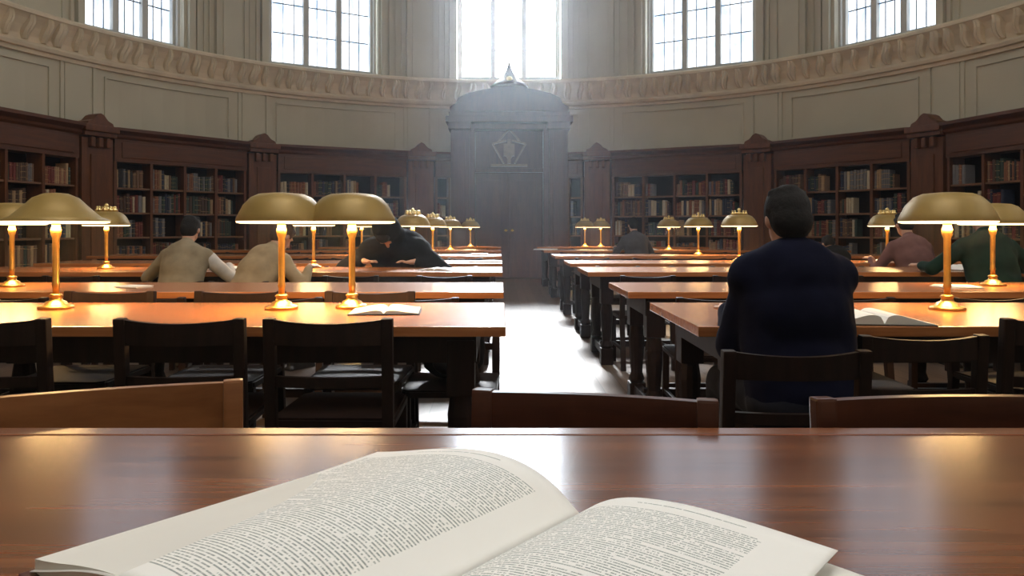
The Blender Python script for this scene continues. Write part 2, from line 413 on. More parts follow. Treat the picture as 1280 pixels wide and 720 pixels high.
# ------------------------------------------------------------------ bookcases
RB = 7.55
SHELF_Z = [2.21-.42*k for k in range(1, 6)]     # tops of the boards below each row of books
BOOKSLOTS = []    # (bay index, col, row, world matrix, width, height)
BAYNAME = {}
def bookcase(a0, a1, ncol, label, inset=(.33, .33), idx=0):
    p, q = Vector((*pol(RB, a0), 0)), Vector((*pol(RB, a1), 0))
    d = (q-p).normalized(); p = p+d*inset[0]; q = q-d*inset[1]; L = (q-p).length
    mid = (p+q)/2; rz = math.atan2(d.y, d.x)
    root = empty('bookcase', mid, rz, label, 'bookcase')
    D = .30        # depth; local -y is the room side, +y the wall
    bm = BM(); box(bm, (0, D, 1.3), (L, .02, 2.6)); build('back_panel', bm, M['dark'], root)
    cw = (L-.05)/ncol
    for k in range(ncol+1):
        bm = BM(); box(bm, (-L/2+.025+cw*k, D/2-.005, 1.12), (.05, D-.012, 2.24), bev=.004); build('upright', bm, M['case'], root)
    for r_, z in enumerate([2.21]+SHELF_Z):
        bm = BM()
        if r_ == 0: box(bm, (0, D/2, 2.235), (L, D-.03, .03)); 
        else: box(bm, (0, D/2+.004, z-.015), (L-.01, D-.04, .03))
        build('shelf', bm, M['shelf'], root)
    bm = BM(); box(bm, (0, .005, 2.42), (L, .05, .40)); box(bm, (0, -.028, 2.42), (L-.24, .018, .26), bev=.008); build('fascia', bm, M['caseh'], root)
    bm = BM(); prof = [(0.33, 2.60), (-.03, 2.60), (-.06, 2.63), (-.07, 2.67), (-.14, 2.72), (-.16, 2.73), (-.16, ZB), (.33, ZB)]
    vv = [[bm.verts.new((x, yy, z)) for yy, z in prof] for x in (-L/2-.02, L/2+.02)]
    nn = len(prof)
    for i in range(nn): bm.faces.new((vv[0][i], vv[0][(i+1) % nn], vv[1][(i+1) % nn], vv[1][i]))
    bm.faces.new(vv[0]); bm.faces.new(vv[1][::-1]); build('cornice', bm, M['caseh'], root)
    bm = BM(); box(bm, (0, -.005, .055), (L, .06, .11), bev=.01); build('plinth', bm, M['caseh'], root)
    mw = Matrix.Translation(mid) @ Matrix.Rotation(rz, 4, 'Z')
    for c in range(ncol):
        for r_, z in enumerate(SHELF_Z):
            BOOKSLOTS.append((idx, c, r_, mw, -L/2+.05+cw*c, cw-.05, z, ncol))
def wall_pilaster(a, label):
    p = pol(RB-.02, a)
    root = empty('pilaster', (p[0], p[1], 0), -R(a), label, 'pilaster', kind=None)
    bm = BM(); box(bm, (0, .10, 1.34), (.56, .36, 2.46)); box(bm, (0, -.09, 1.3), (.26, .03, 2.0), bev=.008); build('shaft', bm, M['case'], root)
    bm = BM(); box(bm, (0, .09, .08), (.60, .42, .16), bev=.015); build('base_block', bm, M['case'], root)
    bm = BM(); box(bm, (0, .06, 2.63), (.58, .46, .07), bev=.012); box(bm, (0, .06, 2.72), (.62, .56, .11), bev=.02); 
    for k in (-1, 0, 1): box(bm, (k*.14, -.12, 2.50), (.07, .10, .16), bev=.02)
    build('capital', bm, M['case'], root)
    bm = BM(); out = [(-.24, 0), (-.22, .05), (-.13, .09), (-.06, .17), (0, .20), (.06, .17), (.13, .09), (.22, .05), (.24, 0)]
    prism(bm, [(x, z+2.775) for x, z in out], -.16, .14); build('crest', bm, M['case'], root)
PN = {-65.5: 'dark wooden wall pilaster left of the bookcase behind the beige hooded person', -41: 'dark wooden pilaster behind the leftward lamps, between two filled bookcases',
      -15: 'dark wooden pilaster nearest the central portal on its left', 15: 'dark wooden pilaster nearest the central portal on its right',
      41: 'dark wooden pilaster just behind the head of the person in navy', 65.5: 'dark wooden pilaster above the large lamp shade at right, with rounded crest'}
for a, l in PN.items(): wall_pilaster(a, l)
BAYS = [(-91, -65.5, 4, 'side bookcase at the far left edge of the room, purplish panel above its shelves', 'far left edge bookcase'),
        (-65.5, -41, 4, 'tall brown bookcase of four columns behind the beige hooded person', 'bookcase behind beige hooded person'),
        (-41, -15, 4, 'tall brown bookcase partly behind the pair of overlapping lamp shades', 'bookcase behind paired lamps'),
        (15, 41, 4, 'very dark tall bookcase on the right, next to the central portal and behind far lamps', 'dark bookcase right of portal'),
        (41, 65.5, 4, 'tall brown bookcase right of the head of the person in navy', 'bookcase right of navy person'),
        (65.5, 91, 4, 'tall bookcase at the far right edge above the green-clad person', 'far right edge bookcase')]
for i, b in enumerate(BAYS): bookcase(b[0], b[1], b[2], b[3], idx=i)
bookcase(-15, -9.9, 1, 'narrow one-column bookcase squeezed against the left side of the portal', inset=(.33, .0), idx=6)
bookcase(9.9, 15, 1, 'narrow one-column bookcase squeezed against the right side of the portal', inset=(.0, .33), idx=7)
BAYSHORT = [b[4] for b in BAYS]+['narrow bookcase left of portal', 'narrow bookcase right of portal']

# nave side bookcases (run on past the frame) are hidden from view: plain wooden dado only
for side, x in ((-1, CX-RW), (1, CX+RW)):
    bm = BM(); box(bm, (x-side*.05, 2, 1.39), (.1, 13.6, 2.7)); box(bm, (x-side*.1, 2, 2.72), (.2, 13.6, .12), bev=.02)
    o = build('baseboard_'+('left' if side < 0 else 'right'), bm, M['caseh']); tag(o, kind='structure')

# ------------------------------------------------------------------ books on the shelves
BCOL = [('dark brown', (.060, .030, .018)), ('tan', (.30, .19, .10)), ('dark red', (.13, .025, .018)), ('black', (.018, .016, .018)), ('grey', (.14, .13, .13)),
        ('russet', (.20, .075, .035)), ('cream', (.42, .35, .24)), ('dark green', (.025, .040, .028)), ('dark blue', (.022, .028, .050)), ('mid brown', (.14, .075, .040))]
BM_ = [plain('book_cloth_'+n.replace(' ', '_'), tuple(v*1.35 for v in c), .6, noise=.15, scale=30) for n, c in BCOL]
GOLDM = plain('gold_tooling', (.55, .38, .16), .4, .6)
def book_mesh(ci, bands):
    bm = BM()
    # local: x width 1, z height 1, y: spine at 0, depth .2 towards +y
    out = [(-.5, .02), (-.38, .004), (0, -.004), (.38, .004), (.5, .02), (.5, .20), (.40, .20), (.40, .19), (-.40, .19), (-.40, .20), (-.5, .20)]
    lo = [bm.verts.new((x, y, 0)) for x, y in out]; hi = [bm.verts.new((x, y, 1)) for x, y in out]
    n = len(out)
    for i in range(n): bm.faces.new((lo[i], lo[(i+1) % n], hi[(i+1) % n], hi[i]))
    bm.faces.new(lo[::-1]); bm.faces.new(hi)
    nf = len(bm.faces)
    for z in bands:
        box(bm, (0, .008, z), (1.01, .02, .022))
    bmesh.ops.recalc_face_normals(bm, faces=bm.faces)
    me = bpy.data.meshes.new('book_'+BCOL[ci][0].replace(' ', '_')); bm.to_mesh(me); bm.free()
    me.materials.append(BM_[ci]); me.materials.append(GOLDM)
    for i, p in enumerate(me.polygons):
        if i >= nf: p.material_index = 1
    return me
BMESH = [[book_mesh(i, b) for b in ((.12, .86), (.2, .5, .8), ())] for i in range(len(BCOL))]
ORD = ['first', 'second', 'third', 'fourth', 'fifth', 'sixth', 'seventh', 'eighth', 'ninth', 'tenth', 'eleventh', 'twelfth', 'thirteenth', 'fourteenth', 'fifteenth', 'sixteenth', 'seventeenth', 'eighteenth']
ROWN = ['top', 'second', 'third', 'fourth', 'lowest']
rnd = random.Random(11)
cand = []
for (bi, c, r_, mw, x0, w, z, nc) in BOOKSLOTS:
    x = x0+.01; k = 0; end = x0+w-rnd.choice((.01, .01, .08, .2, .3))
    setcol = rnd.sample(range(len(BCOL)), 3)
    seth = rnd.uniform(.24, .34); setw = rnd.uniform(.032, .06)
    if rnd.random() < .06: end = x0+.2
    while True:
        if rnd.random() < .22: setcol = rnd.sample(range(len(BCOL)), 3); seth = rnd.uniform(.24, .34); setw = rnd.uniform(.032, .065)
        bw = setw*rnd.uniform(.85, 1.15)
        if x+bw > end: break
        h = min(.36, seth*rnd.uniform(.95, 1.05)); ci = rnd.choice(setcol)
        P = mw @ Vector((x+bw/2, .04, z))
        P.z += .001
        cand.append([bi, c, r_, k, P, mw.to_euler().z, bw, h, ci, rnd.randrange(3)])
        x += bw+.002; k += 1
def area_of(b):
    P = b[4]; px = VX+P.x/P.y*F; py = HY-(P.z+b[7]-EYE)/P.y*F; pb = HY-(P.z-EYE)/P.y*F
    if px < 2 or px > 1278 or pb > 348: return 0
    dd = Vector((P.x, P.y, 0)).normalized(); nn = Vector((math.sin(-b[5]), math.cos(b[5]), 0))
    # hidden behind the big lamp shades, the people
    for (x0, x1, y0, y1) in ((300, 495, 242, 284), (0, 120, 252, 284), (1137, 1280, 246, 284), (935, 1050, 240, 400), (150, 340, 300, 360), (1195, 1280, 246, 335)):
        if x0 < px < x1 and y0 < (py+pb)/2 < y1: return 0
    return b[6]*b[7]/P.y**2*abs(dd.dot(nn))
cand.sort(key=area_of, reverse=True)
rest = BM(); rest_cols = []
for n_, b in enumerate(cand):
    bi, c, r_, k, P, rz, bw, h, ci, bn = b
    if n_ < 300:
        o = bpy.data.objects.new('shelved_book', BMESH[ci][bn]); COL.objects.link(o)
        o.location = P; o.rotation_euler = (0, 0, rz); o.scale = (bw, 1, h)
        cc = '' if bi > 5 else ', %s column' % ORD[c]
        tag(o, '%s book, %s from left%s, %s shelf, %s' % (BCOL[ci][0], ORD[k], cc, ROWN[r_], BAYSHORT[bi]), 'book', 'books on shelves of the '+BAYSHORT[bi])
    else:
        t = bmesh.new(); t.from_mesh(BMESH[ci][bn]); t.transform(Matrix.Translation(P) @ Matrix.Rotation(rz, 4, 'Z') @ Matrix.Diagonal((bw, 1, h, 1)))
        for f in t.faces: f.material_index = len(BCOL) if f.material_index else ci
        tm = bpy.data.meshes.new('t'); t.to_mesh(tm); t.free(); rest.from_mesh(tm); bpy.data.meshes.remove(tm)
me = bpy.data.meshes.new('shelved_books'); rest.to_mesh(me); rest.free()
for m_ in BM_+[GOLDM]: me.materials.append(m_)
o = link('shelved_books', me, None)
tag(o, 'the many small dim books filling the remaining shelves around the room', 'books', kind='stuff')

# ------------------------------------------------------------------ central portal
PX, PY = .2, 15.95
root = empty('wooden_portal', (PX, PY, 0), 0, 'tall carved dark wooden portal with arched pediment and pointed finial below the bright window', 'portal')
bm = BM(); box(bm, (0, .50, 1.9), (2.5, .30, 3.8)); build('back_panel', bm, M['portal'], root)
for s in (-1, 1):
    bm = BM(); box(bm, (s*1.06, .2, 1.75), (.40, .5, 3.1), bev=.01); box(bm, (s*1.06, -.06, 1.85), (.24, .05, 2.3), bev=.01); box(bm, (s*1.06, .17, .15), (.50, .6, .3), bev=.02)
    box(bm, (s*1.06, .17, 3.30), (.50, .6, .16), bev=.02); build('column', bm, M['portal'], root)
bm = BM(); box(bm, (0, .2, 3.45), (2.74, .62, .14), bev=.02); box(bm, (0, .2, 3.56), (2.6, .54, .1), bev=.01); build('entablature', bm, M['portal'], root)
bm = BM()
out = [(-1.28, 3.58), (-1.28, 3.72), (-1.15, 3.80), (-1.10, 3.92), (-.88, 4.02), (-.62, 4.08), (-.40, 4.12), (-.28, 4.18), (.28, 4.18), (.40, 4.12), (.62, 4.08), (.88, 4.02), (1.10, 3.92), (1.15, 3.80), (1.28, 3.72), (1.28, 3.58)]
prism(bm, out, -.02, .44)
prism(bm, [(x*.78, 3.62+(z-3.58)*.72) for x, z in out], -.07, -.01)
build('pediment', bm, M['portal'], root)
bm = BM(); lathe(bm, [(.40, 4.16), (.42, 4.20), (.36, 4.25), (.25, 4.33), (.16, 4.41), (.09, 4.50), (.045, 4.62), (0, 4.78)], 12, (0, .2, 0)); build('finial', bm, M['portal'], root, True)
bm = BM(); lathe(bm, [(0, -.07), (.05, -.05), (.07, 0), (.05, .05), (0, .07)], 12, (0, -.09, 4.30)); build('finial_boss', bm, M['gold'], root, True)  # gilt ball added where a bright glint sits on the finial
bm = BM()
for s in (-1, 1): box(bm, (s*.80, .18, 1.7), (.12, .34, 3.3), bev=.01)
box(bm, (0, .18, 3.30), (1.7, .34, .12), bev=.01); box(bm, (0, .20, 2.36), (1.5, .26, .08), bev=.01)
build('door_surround', bm, M['portal'], root)
for s in (-1, 1):
    bm = BM(); box(bm, (s*.37, .28, 1.17), (.71, .06, 2.3), bev=.005)
    for z, h in ((.55, .7), (1.65, 1.05)):
        for dx in (-.25, .25): box(bm, (s*.37+dx, .245, z), (.04, .02, h))
        for dz in (-h/2, h/2): box(bm, (s*.37, .245, z+dz), (.54, .02, .04))
    dl = build('door_leaf', bm, M['portal'], root)
    bm = BM(); lathe(bm, [(0, -.02), (.03, -.01), (.035, .01), (0, .035)], 10, (s*.07, .21, 1.05)); build('door_knob', bm, M['brass'], dl, True)
# relief carving above the door: gabled frame with a shield and crossed staffs
bm = BM()
def rb(p0, p1, w=.035): bar(bm, (p0[0], .23, p0[1]), (p1[0], .23, p1[1]), w, .10) if abs(p1[1]-p0[1]) > .12 else bar(bm, (p0[0], .23, p0[1]), (p1[0], .23, p1[1]), .10, w)
rb((-.40, 2.48), (.40, 2.48), .05); rb((-.36, 2.95), (-.06, 3.02)); rb((.36, 2.95), (.06, 3.02)); rb((-.36, 2.95), (-.12, 2.52)); rb((.36, 2.95), (.12, 2.52))
rb((-.25, 2.98), (0, 3.28)); rb((.25, 2.98), (0, 3.28)); rb((0, 2.52), (0, 3.05), .07); rb((-.12, 2.70), (.12, 2.70))
prism(bm, [(-.12, 2.95), (.12, 2.95), (.12, 2.74), (0, 2.58), (-.12, 2.74)], .20, .27)
build('carved_emblem', bm, plain('carved_lighter_oak', (.14, .066, .034), .5, noise=.2, scale=12), root)

# ------------------------------------------------------------------ tables
def make_table(L, D, side, sx, matt=None, t=.036):
    """local origin at the aisle-side near corner on the floor; sx=+1 runs to +x"""
    root = empty('reading_table')
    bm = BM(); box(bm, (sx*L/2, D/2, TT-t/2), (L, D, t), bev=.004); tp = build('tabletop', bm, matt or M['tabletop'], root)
    bm = BM()
    for y in (.07, D-.07): box(bm, (sx*L/2, y, TT-t-.05), (L-.24, .03, .10))
    for x in (.12, L-.12): box(bm, (sx*x, D/2, TT-t-.05), (.03, D-.12, .10))
    build('apron', bm, M['dark'], root)
    n = max(2, int(round(L/1.9))+1)
    for i in range(n):
        x = sx*(.16+(L-.32)*i/(n-1))
        for y in (.10, D-.10):
            bm = BM()
            box(bm, (x, y, TT-t-.12), (.10, .10, .20), bev=.006)
            lathe(bm, [(.032, .13), (.050, .16), (.036, .20), (.046, .34), (.050, .42), (.040, .49), (.050, .52)], 12, (x, y, 0)); box(bm, (x, y, .075), (.10, .10, .13), bev=.01)
            build('leg', bm, M['dark'], root, False)
        bm = BM(); box(bm, (x, D/2, .10), (.05, D-.22, .06)); build('stretcher', bm, M['dark'], root)
    bm = BM(); box(bm, (sx*L/2, D/2, .13), (L-.3, .05, .05)); build('foot_rail', bm, M['dark'], root)
    return root
AX = {-1: .02, 1: .69}
ROWS = [(2.57, 3.41), (3.98, 4.70), (5.80, 6.60), (7.25, 8.00), (9.25, 9.95), (11.55, 12.25), (13.75, 14.35)]
RN = ['first', 'second', 'third', 'fourth', 'fifth', 'sixth', 'seventh']
TL = {-1: [4.3, 4.3, 4.6, 4.6, 5.2, 4.8, 3.4], 1: [5.4, 5.6, 6.0, 6.0, 5.8, 4.8, 3.2]}
for sx in (-1, 1):
    for i, (y0, y1) in enumerate(ROWS):
        t = make_table(TL[sx][i], y1-y0, 0, sx); t.location = (AX[sx]+(.0 if i else 0), y0, 0)
        tag(t, 'long polished reading table, %s row beyond the front table, %s side of the aisle' % (RN[i], 'left' if sx < 0 else 'right'), 'table', 'long reading tables in rows')
ft = empty('reading_table', (0, 0, 0), 0, 'nearest reading table filling the bottom of the photo, with the large open book on it', 'table')
FY0, FY1 = .38, 1.262
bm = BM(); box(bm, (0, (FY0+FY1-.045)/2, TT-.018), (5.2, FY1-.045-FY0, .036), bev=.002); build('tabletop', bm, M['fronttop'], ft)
bm = BM(); box(bm, (0, FY1-.0225, TT-.020), (5.2, .0445, .042), bev=.004); build('edge_strip', bm, wood('edge_strip_wood', (.16, .055, .025), (.26, .095, .042), .24, (1, 20, 20), coat=.2), ft)
bm = BM()
for y in (FY0+.07, FY1-.09): box(bm, (0, y, .66), (4.9, .03, .10))
build('apron', bm, M['frame'], ft)
for x in (-2.4, -.0, 2.4):
    for y in (FY0+.09, FY1-.11):
        bm = BM(); box(bm, (x, y, .62), (.10, .10, .19), bev=.006); lathe(bm, [(.032, .13), (.050, .16), (.036, .20), (.046, .34), (.050, .42), (.040, .49), (.050, .53)], 12, (x, y, 0)); box(bm, (x, y, .075), (.10, .10, .13), bev=.01)
        build('leg', bm, M['frame'], ft)

# ------------------------------------------------------------------ chairs
def make_chair(mt, w=.43, H=.79, railh=.085, bow=.03, seatz=.45, dip=.012):
    """faces +y (its back at -y); origin on the floor under the middle of the back posts"""
    root = empty('library_chair')
    px_ = w/2-.019
    bm = BM()
    out = [(-w/2, .02), (w/2, .02), (w/2-.01, .40), (w/2-.04, .43), (-w/2+.04, .43), (-w/2+.01, .40)]
    lo = [bm.verts.new((x, y, seatz-.035)) for x, y in out]; hi = [bm.verts.new((x, y, seatz)) for x, y in out]
    for i in range(6): bm.faces.new((lo[i], lo[(i+1) % 6], hi[(i+1) % 6], hi[i]))
    bm.faces.new(lo[::-1]); bm.faces.new(hi)
    bmesh.ops.bevel(bm, geom=bm.edges[:], offset=.008, segments=2, affect='EDGES')
    build('seat', bm, mt, root)
    for s in (-1, 1):
        bm = BM(); bar(bm, (s*px_, -.05, 0), (s*px_, .005, seatz-.02), .036, .036, .004); bar(bm, (s*px_, .005, seatz-.03), (s*px_, -.02, H+.004), .038, .034, .006)
        build('back_leg', bm, mt, root)
        bm = BM(); bar(bm, (s*(px_-.01), .385, 0), (s*(px_-.01), .385, seatz-.03), .036, .036, .004); build('front_leg', bm, mt, root)
        bm = BM(); bar(bm, (s*(px_-.005), -.02, .17), (s*(px_-.005), .385, .17), .02, .024); build('side_stretcher', bm, mt, root)
    bm = BM(); box(bm, (0, .385, .20), (w-.09, .02, .026)); build('front_stretcher', bm, mt, root)
    def rail(z0, z1, dip, name, y0):
        bm = BM(); n = 12; rows = []
        for i in range(n+1):
            q = -1+2*i/n; x = q*(w/2-.03); yy = y0-bow*(1-q*q); dz = -dip*(1-q*q)
            rows.append([bm.verts.new((x, yy-.010, z0)), bm.verts.new((x, yy-.010, z1+dz)), bm.verts.new((x, yy+.010, z1+dz)), bm.verts.new((x, yy+.010, z0))])
        for a, b in zip(rows, rows[1:]):
            for k in range(4): bm.faces.new((a[k], a[(k+1) % 4], b[(k+1) % 4], b[k]))
        bm.faces.new(rows[0]); bm.faces.new(rows[-1][::-1])
        build(name, bm, mt, root)
    rail(H-railh, H, dip, 'top_rail', -.017)
    rail(.565, .60, 0, 'lower_rail', -.006)
    return root
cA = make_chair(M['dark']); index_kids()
cLow = None
CH_GROUP = 'dark library chairs pushed in at the reading tables'
def put(proto, x, y, rz, label, first=[set()], zs=1, group=CH_GROUP):
    if proto.name not in first[0]: first[0].add(proto.name); o = proto
    else: o = copy_tree(proto)
    o.location = (x, y, 0); o.rotation_euler = (0, 0, rz); o.scale = (1, 1, zs)
    tag(o, label, 'chair', group); return o
yb = 2.47
put(cA, px_to(-15, yb), yb, 0, 'dark chair back cut off at the left edge, below the leftmost big lamp')
put(cA, px_to(228, yb), yb, R(1), 'dark chair back in the middle left, second chair seen before the first table')
put(cA, px_to(412, yb), yb, R(-1), 'dark chair back in front of the two lamps standing close together')
put(cA, px_to(992, 2.16), 2.16, 0, 'dark chair on which the person in the navy jumper sits', zs=.93)
put(cA, px_to(1328, yb), yb, 0, 'dark chair cut off at the right edge, its post rising before the table')
put(cA, px_to(1150, yb), yb, R(2), 'dark low chair pushed in beside the navy person, under the open book', zs=.93)
for k, x in enumerate((-.62, -1.24, -1.86)): put(cA, x, ROWS[0][1]+.10, PI, 'dark chair on the far side of first left table, %s from the aisle' % ORD[k])
for k, x in enumerate((1.55, 2.35)): put(cA, x, ROWS[0][1]+.10, PI, 'dark chair on the far side of first right table, %s from the aisle' % ORD[k], zs=.93)
occupied = {(-1, 2): [(-2.72), (-2.02)], (1, 2): [3.45], (1, 3): [3.95], (1, 4): [4.2], (1, 5): [2.15]}
for sx in (-1, 1):
    for i in range(1, 7):
        y0 = ROWS[i][0]; n = int((TL[sx][i]-.3)/.72)
        for k in range(n):
            x = AX[sx]+sx*(.45+.72*k)
            if any(abs(x-q) < .5 for q in occupied.get((sx, i), [])): continue
            put(cA, x, y0-.08, R(rnd.uniform(-3, 3)), 'dark chair pushed in at the %s %s table, %s from the aisle' % (RN[i], 'left' if sx < 0 else 'right', ORD[k]), zs=.92)
# the three chairs on the far side of the front table
def front_chair(px0, px1, y, rz, mt, label, w=.45, bow=.03, rh=.11):
    c = make_chair(mt, w, .782, rh, bow, dip=.003); c.location = (px_to((px0+px1)/2, y), y, 0); c.rotation_euler = (0, 0, PI+rz)
    tag(c, label, 'chair'); return c
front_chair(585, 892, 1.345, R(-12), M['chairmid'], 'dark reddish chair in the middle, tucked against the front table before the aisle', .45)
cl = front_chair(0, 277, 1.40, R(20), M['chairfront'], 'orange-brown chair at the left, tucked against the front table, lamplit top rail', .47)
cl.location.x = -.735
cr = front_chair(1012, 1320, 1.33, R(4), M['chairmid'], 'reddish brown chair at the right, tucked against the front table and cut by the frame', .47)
cr.location.x = .80

# ------------------------------------------------------------------ lamps
def make_lamp(finial, wide=1.0):
    root = empty('desk_lamp')
    bm = BM(); lathe(bm, [(.068, 0), (.070, .010), (.060, .016), (.045, .020), (.040, .030), (.026, .036), (.022, .050), (.028, .056), (.020, .064)], 28); build('base', bm, M['brass'], root, True)
    bm = BM(); lathe(bm, [(.013, .06), (.013, .09), (.0165, .10), (.0135, .11), (.014, .30), (.020, .315), (.022, .335), (.016, .350), (.016, .368)], 16); build('pole', bm, M['brass'], root, True)
    bm = BM()
    rim = .185*wide
    prof = [(rim, .372), (rim, .379), (rim*.95, .400), (rim*.84, .440), (rim*.68, .472), (rim*.50, .487), (rim*.22, .492), (0, .493)]
    if wide > 1.05: prof = [(rim, .372), (rim, .377), (rim*.82, .392), (rim*.62, .430), (rim*.42, .472), (rim*.22, .490), (0, .494)]
    inner = [(r*.97, z-.006) for r, z in prof[::-1]]
    lathe(bm, prof+inner, 40, cap=False)
    # close the rim
    build('shade', bm, M['shade'], root, True)
    bm = BM(); lathe(bm, [(0, .362), (rim*.9, .362), (rim*.985, .366), (rim*.99, .374), (rim*.9, .379), (0, .379)], 36); build('glass_diffuser', bm, M['diffuser'], root, True)
    if finial:
        bm = BM(); rnd2 = random.Random(finial)
        lathe(bm, [(.02, .49), (.045, .497), (.03, .51), (.012, .52), (.022, .535), (.012, .552), (0, .56)], 12)
        for k in range(10):
            a = k*2*PI/10; rr_ = .07
            lathe(bm, [(0, -.002), (.020, .008), (.016, .022), (.006, .030), (.012, .040), (0, .052)], 8, (rr_*math.cos(a), rr_*math.sin(a), .484))
        build('ornamental_crest', bm, M['gold'], root, True)
    ld = bpy.data.lights.new('lamp_light', 'AREA'); ld.shape = 'DISK'; ld.size = .26; ld.energy = LAMP_W; ld.color = LAMPCOL
    lo = bpy.data.objects.new('lamp_light', ld); COL.objects.link(lo); lo.parent = root; lo.location = (0, 0, .356)
    return root
LAMP_W = 13.0
lampN = make_lamp(0); lampW = make_lamp(0, 1.12); lampF = make_lamp(5); index_kids()
def lamp(proto, px, d, label, first=set()):
    if proto.name in first: o = copy_tree(proto)
    else: first.add(proto.name); o = proto
    o.location = (px_to(px, d), d, TT); tag(o, label, 'lamp', 'brass desk lamps on the reading tables'); return o
lamp(lampW, 70, 3.15, 'large brass lamp with flaring olive shade, the leftmost on the first table')
lamp(lampN, 352, 3.13, 'brass lamp on the first left table, left one of the close pair, domed olive shade')
lamp(lampN, 440, 3.17, 'brass lamp on the first left table, right one of the close pair, beside open papers')
lamp(lampN, 1184, 3.10, 'large brass lamp on the first right table, near the right edge, wide olive shade')
lamp(lampN, 15, 4.35, 'brass lamp on the second left table at the left edge, partly behind the flaring shade')
lamp(lampN, 1241, 4.42, 'brass lamp on the second right table, its shade overlapping the large one at right')
lamp(lampN, 392, 6.45, 'brass lamp on the third left table, its slim pole between the two close lamps')
lamp(lampF, 133, 6.3, 'brass lamp on the third left table with ornamented shade, left of the beige hooded person')
lamp(lampF, 1109, 7.6, 'brass lamp with crested shade just left of the person in mauve')
lamp(lampF, 516, 7.75, 'crested brass lamp right behind the hunched person in black')
lamp(lampF, 541, 9.7, 'crested brass lamp on the fifth left table, just beyond the fourth table lamp')
lamp(lampF, 563, 11.9, 'small crested brass lamp on the sixth left table near the aisle')
lamp(lampF, 588, 14.1, 'tiny crested brass lamp on the farthest left table')
lamp(lampF, 924, 7.75, 'crested brass lamp just left of the head of the navy person')
lamp(lampF, 873, 9.6, 'crested brass lamp on the fifth right table, left of the one beside the navy person')
lamp(lampF, 836, 11.9, 'crested brass lamp on the sixth right table, beside the small seated person')
lamp(lampF, 731, 14.0, 'tiny brass lamp on the farthest right table, nearest the portal')
lamp(lampF, 751, 14.1, 'tiny brass lamp on the farthest right table, second from the portal')
lamp(lampF, 452, 9.65, 'small crested brass lamp low behind the right lamp of the close pair')

# ------------------------------------------------------------------ people
def cone_pts(bm, p0, p1, r0, r1, n=14, e0=1., e1=1.):
    p0, p1 = Vector(p0), Vector(p1); d = p1-p0; ln = d.length
    if ln < 1e-6: return
    d.normalize(); x = d.orthogonal().normalized(); y = d.cross(x)
    prof = []
    for k in range(5): t = PI/2*k/4; prof.append((r0*math.sin(t), -r0*math.cos(t)))
    for k in range(5): t = PI/2*k/4; prof.append((r1*math.cos(t), ln+r1*math.sin(t)))
    rings = [[bm.verts.new(p0+d*z+(x*math.cos(2*PI*i/n)+y*math.sin(2*PI*i/n))*max(r, 1e-4)) for i in range(n)] for r, z in prof]
    for a, b in zip(rings, rings[1:]):
        for i in range(n): bm.faces.new((a[i], a[(i+1) % n], b[(i+1) % n], b[i]))
    bm.faces.new(rings[0][::-1]); bm.faces.new(rings[-1])
def ell(bm, c, r, rot=None):
    Mx = Matrix.Translation(c) @ (rot.to_4x4() if rot else Matrix.Identity(4)) @ Matrix.Diagonal((*r, 1))
    bmesh.ops.create_uvsphere(bm, u_segments=20, v_segments=14, radius=1, matrix=Mx)
TEX = bpy.data.textures.new('cloth_folds', 'CLOUDS'); TEX.noise_scale = .09
def fuse(name, bm, m, parent, voxel, smooth=6, fold=0):
    bmesh.ops.recalc_face_normals(bm, faces=bm.faces)
    me = bpy.data.meshes.new(name+'_src'); bm.to_mesh(me); bm.free()
    t = bpy.data.objects.new(name+'_src', me); COL.objects.link(t)
    r = t.modifiers.new('r', 'REMESH'); r.mode = 'VOXEL'; r.voxel_size = voxel; r.adaptivity = 0
    if fold:
        dsp = t.modifiers.new('d', 'DISPLACE'); dsp.texture = TEX; dsp.strength = fold; dsp.mid_level = .5
    s = t.modifiers.new('s', 'SMOOTH'); s.iterations = smooth; s.factor = .5
    dg = bpy.context.evaluated_depsgraph_get()
    nm = bpy.data.meshes.new_from_object(t.evaluated_get(dg)); nm.name = name
    nm.materials.clear(); nm.materials.append(m)
    nm.polygons.foreach_set('use_smooth', [True]*len(nm.polygons))
    bpy.data.objects.remove(t); bpy.data.meshes.remove(me)
    return link(name, nm, None, parent)
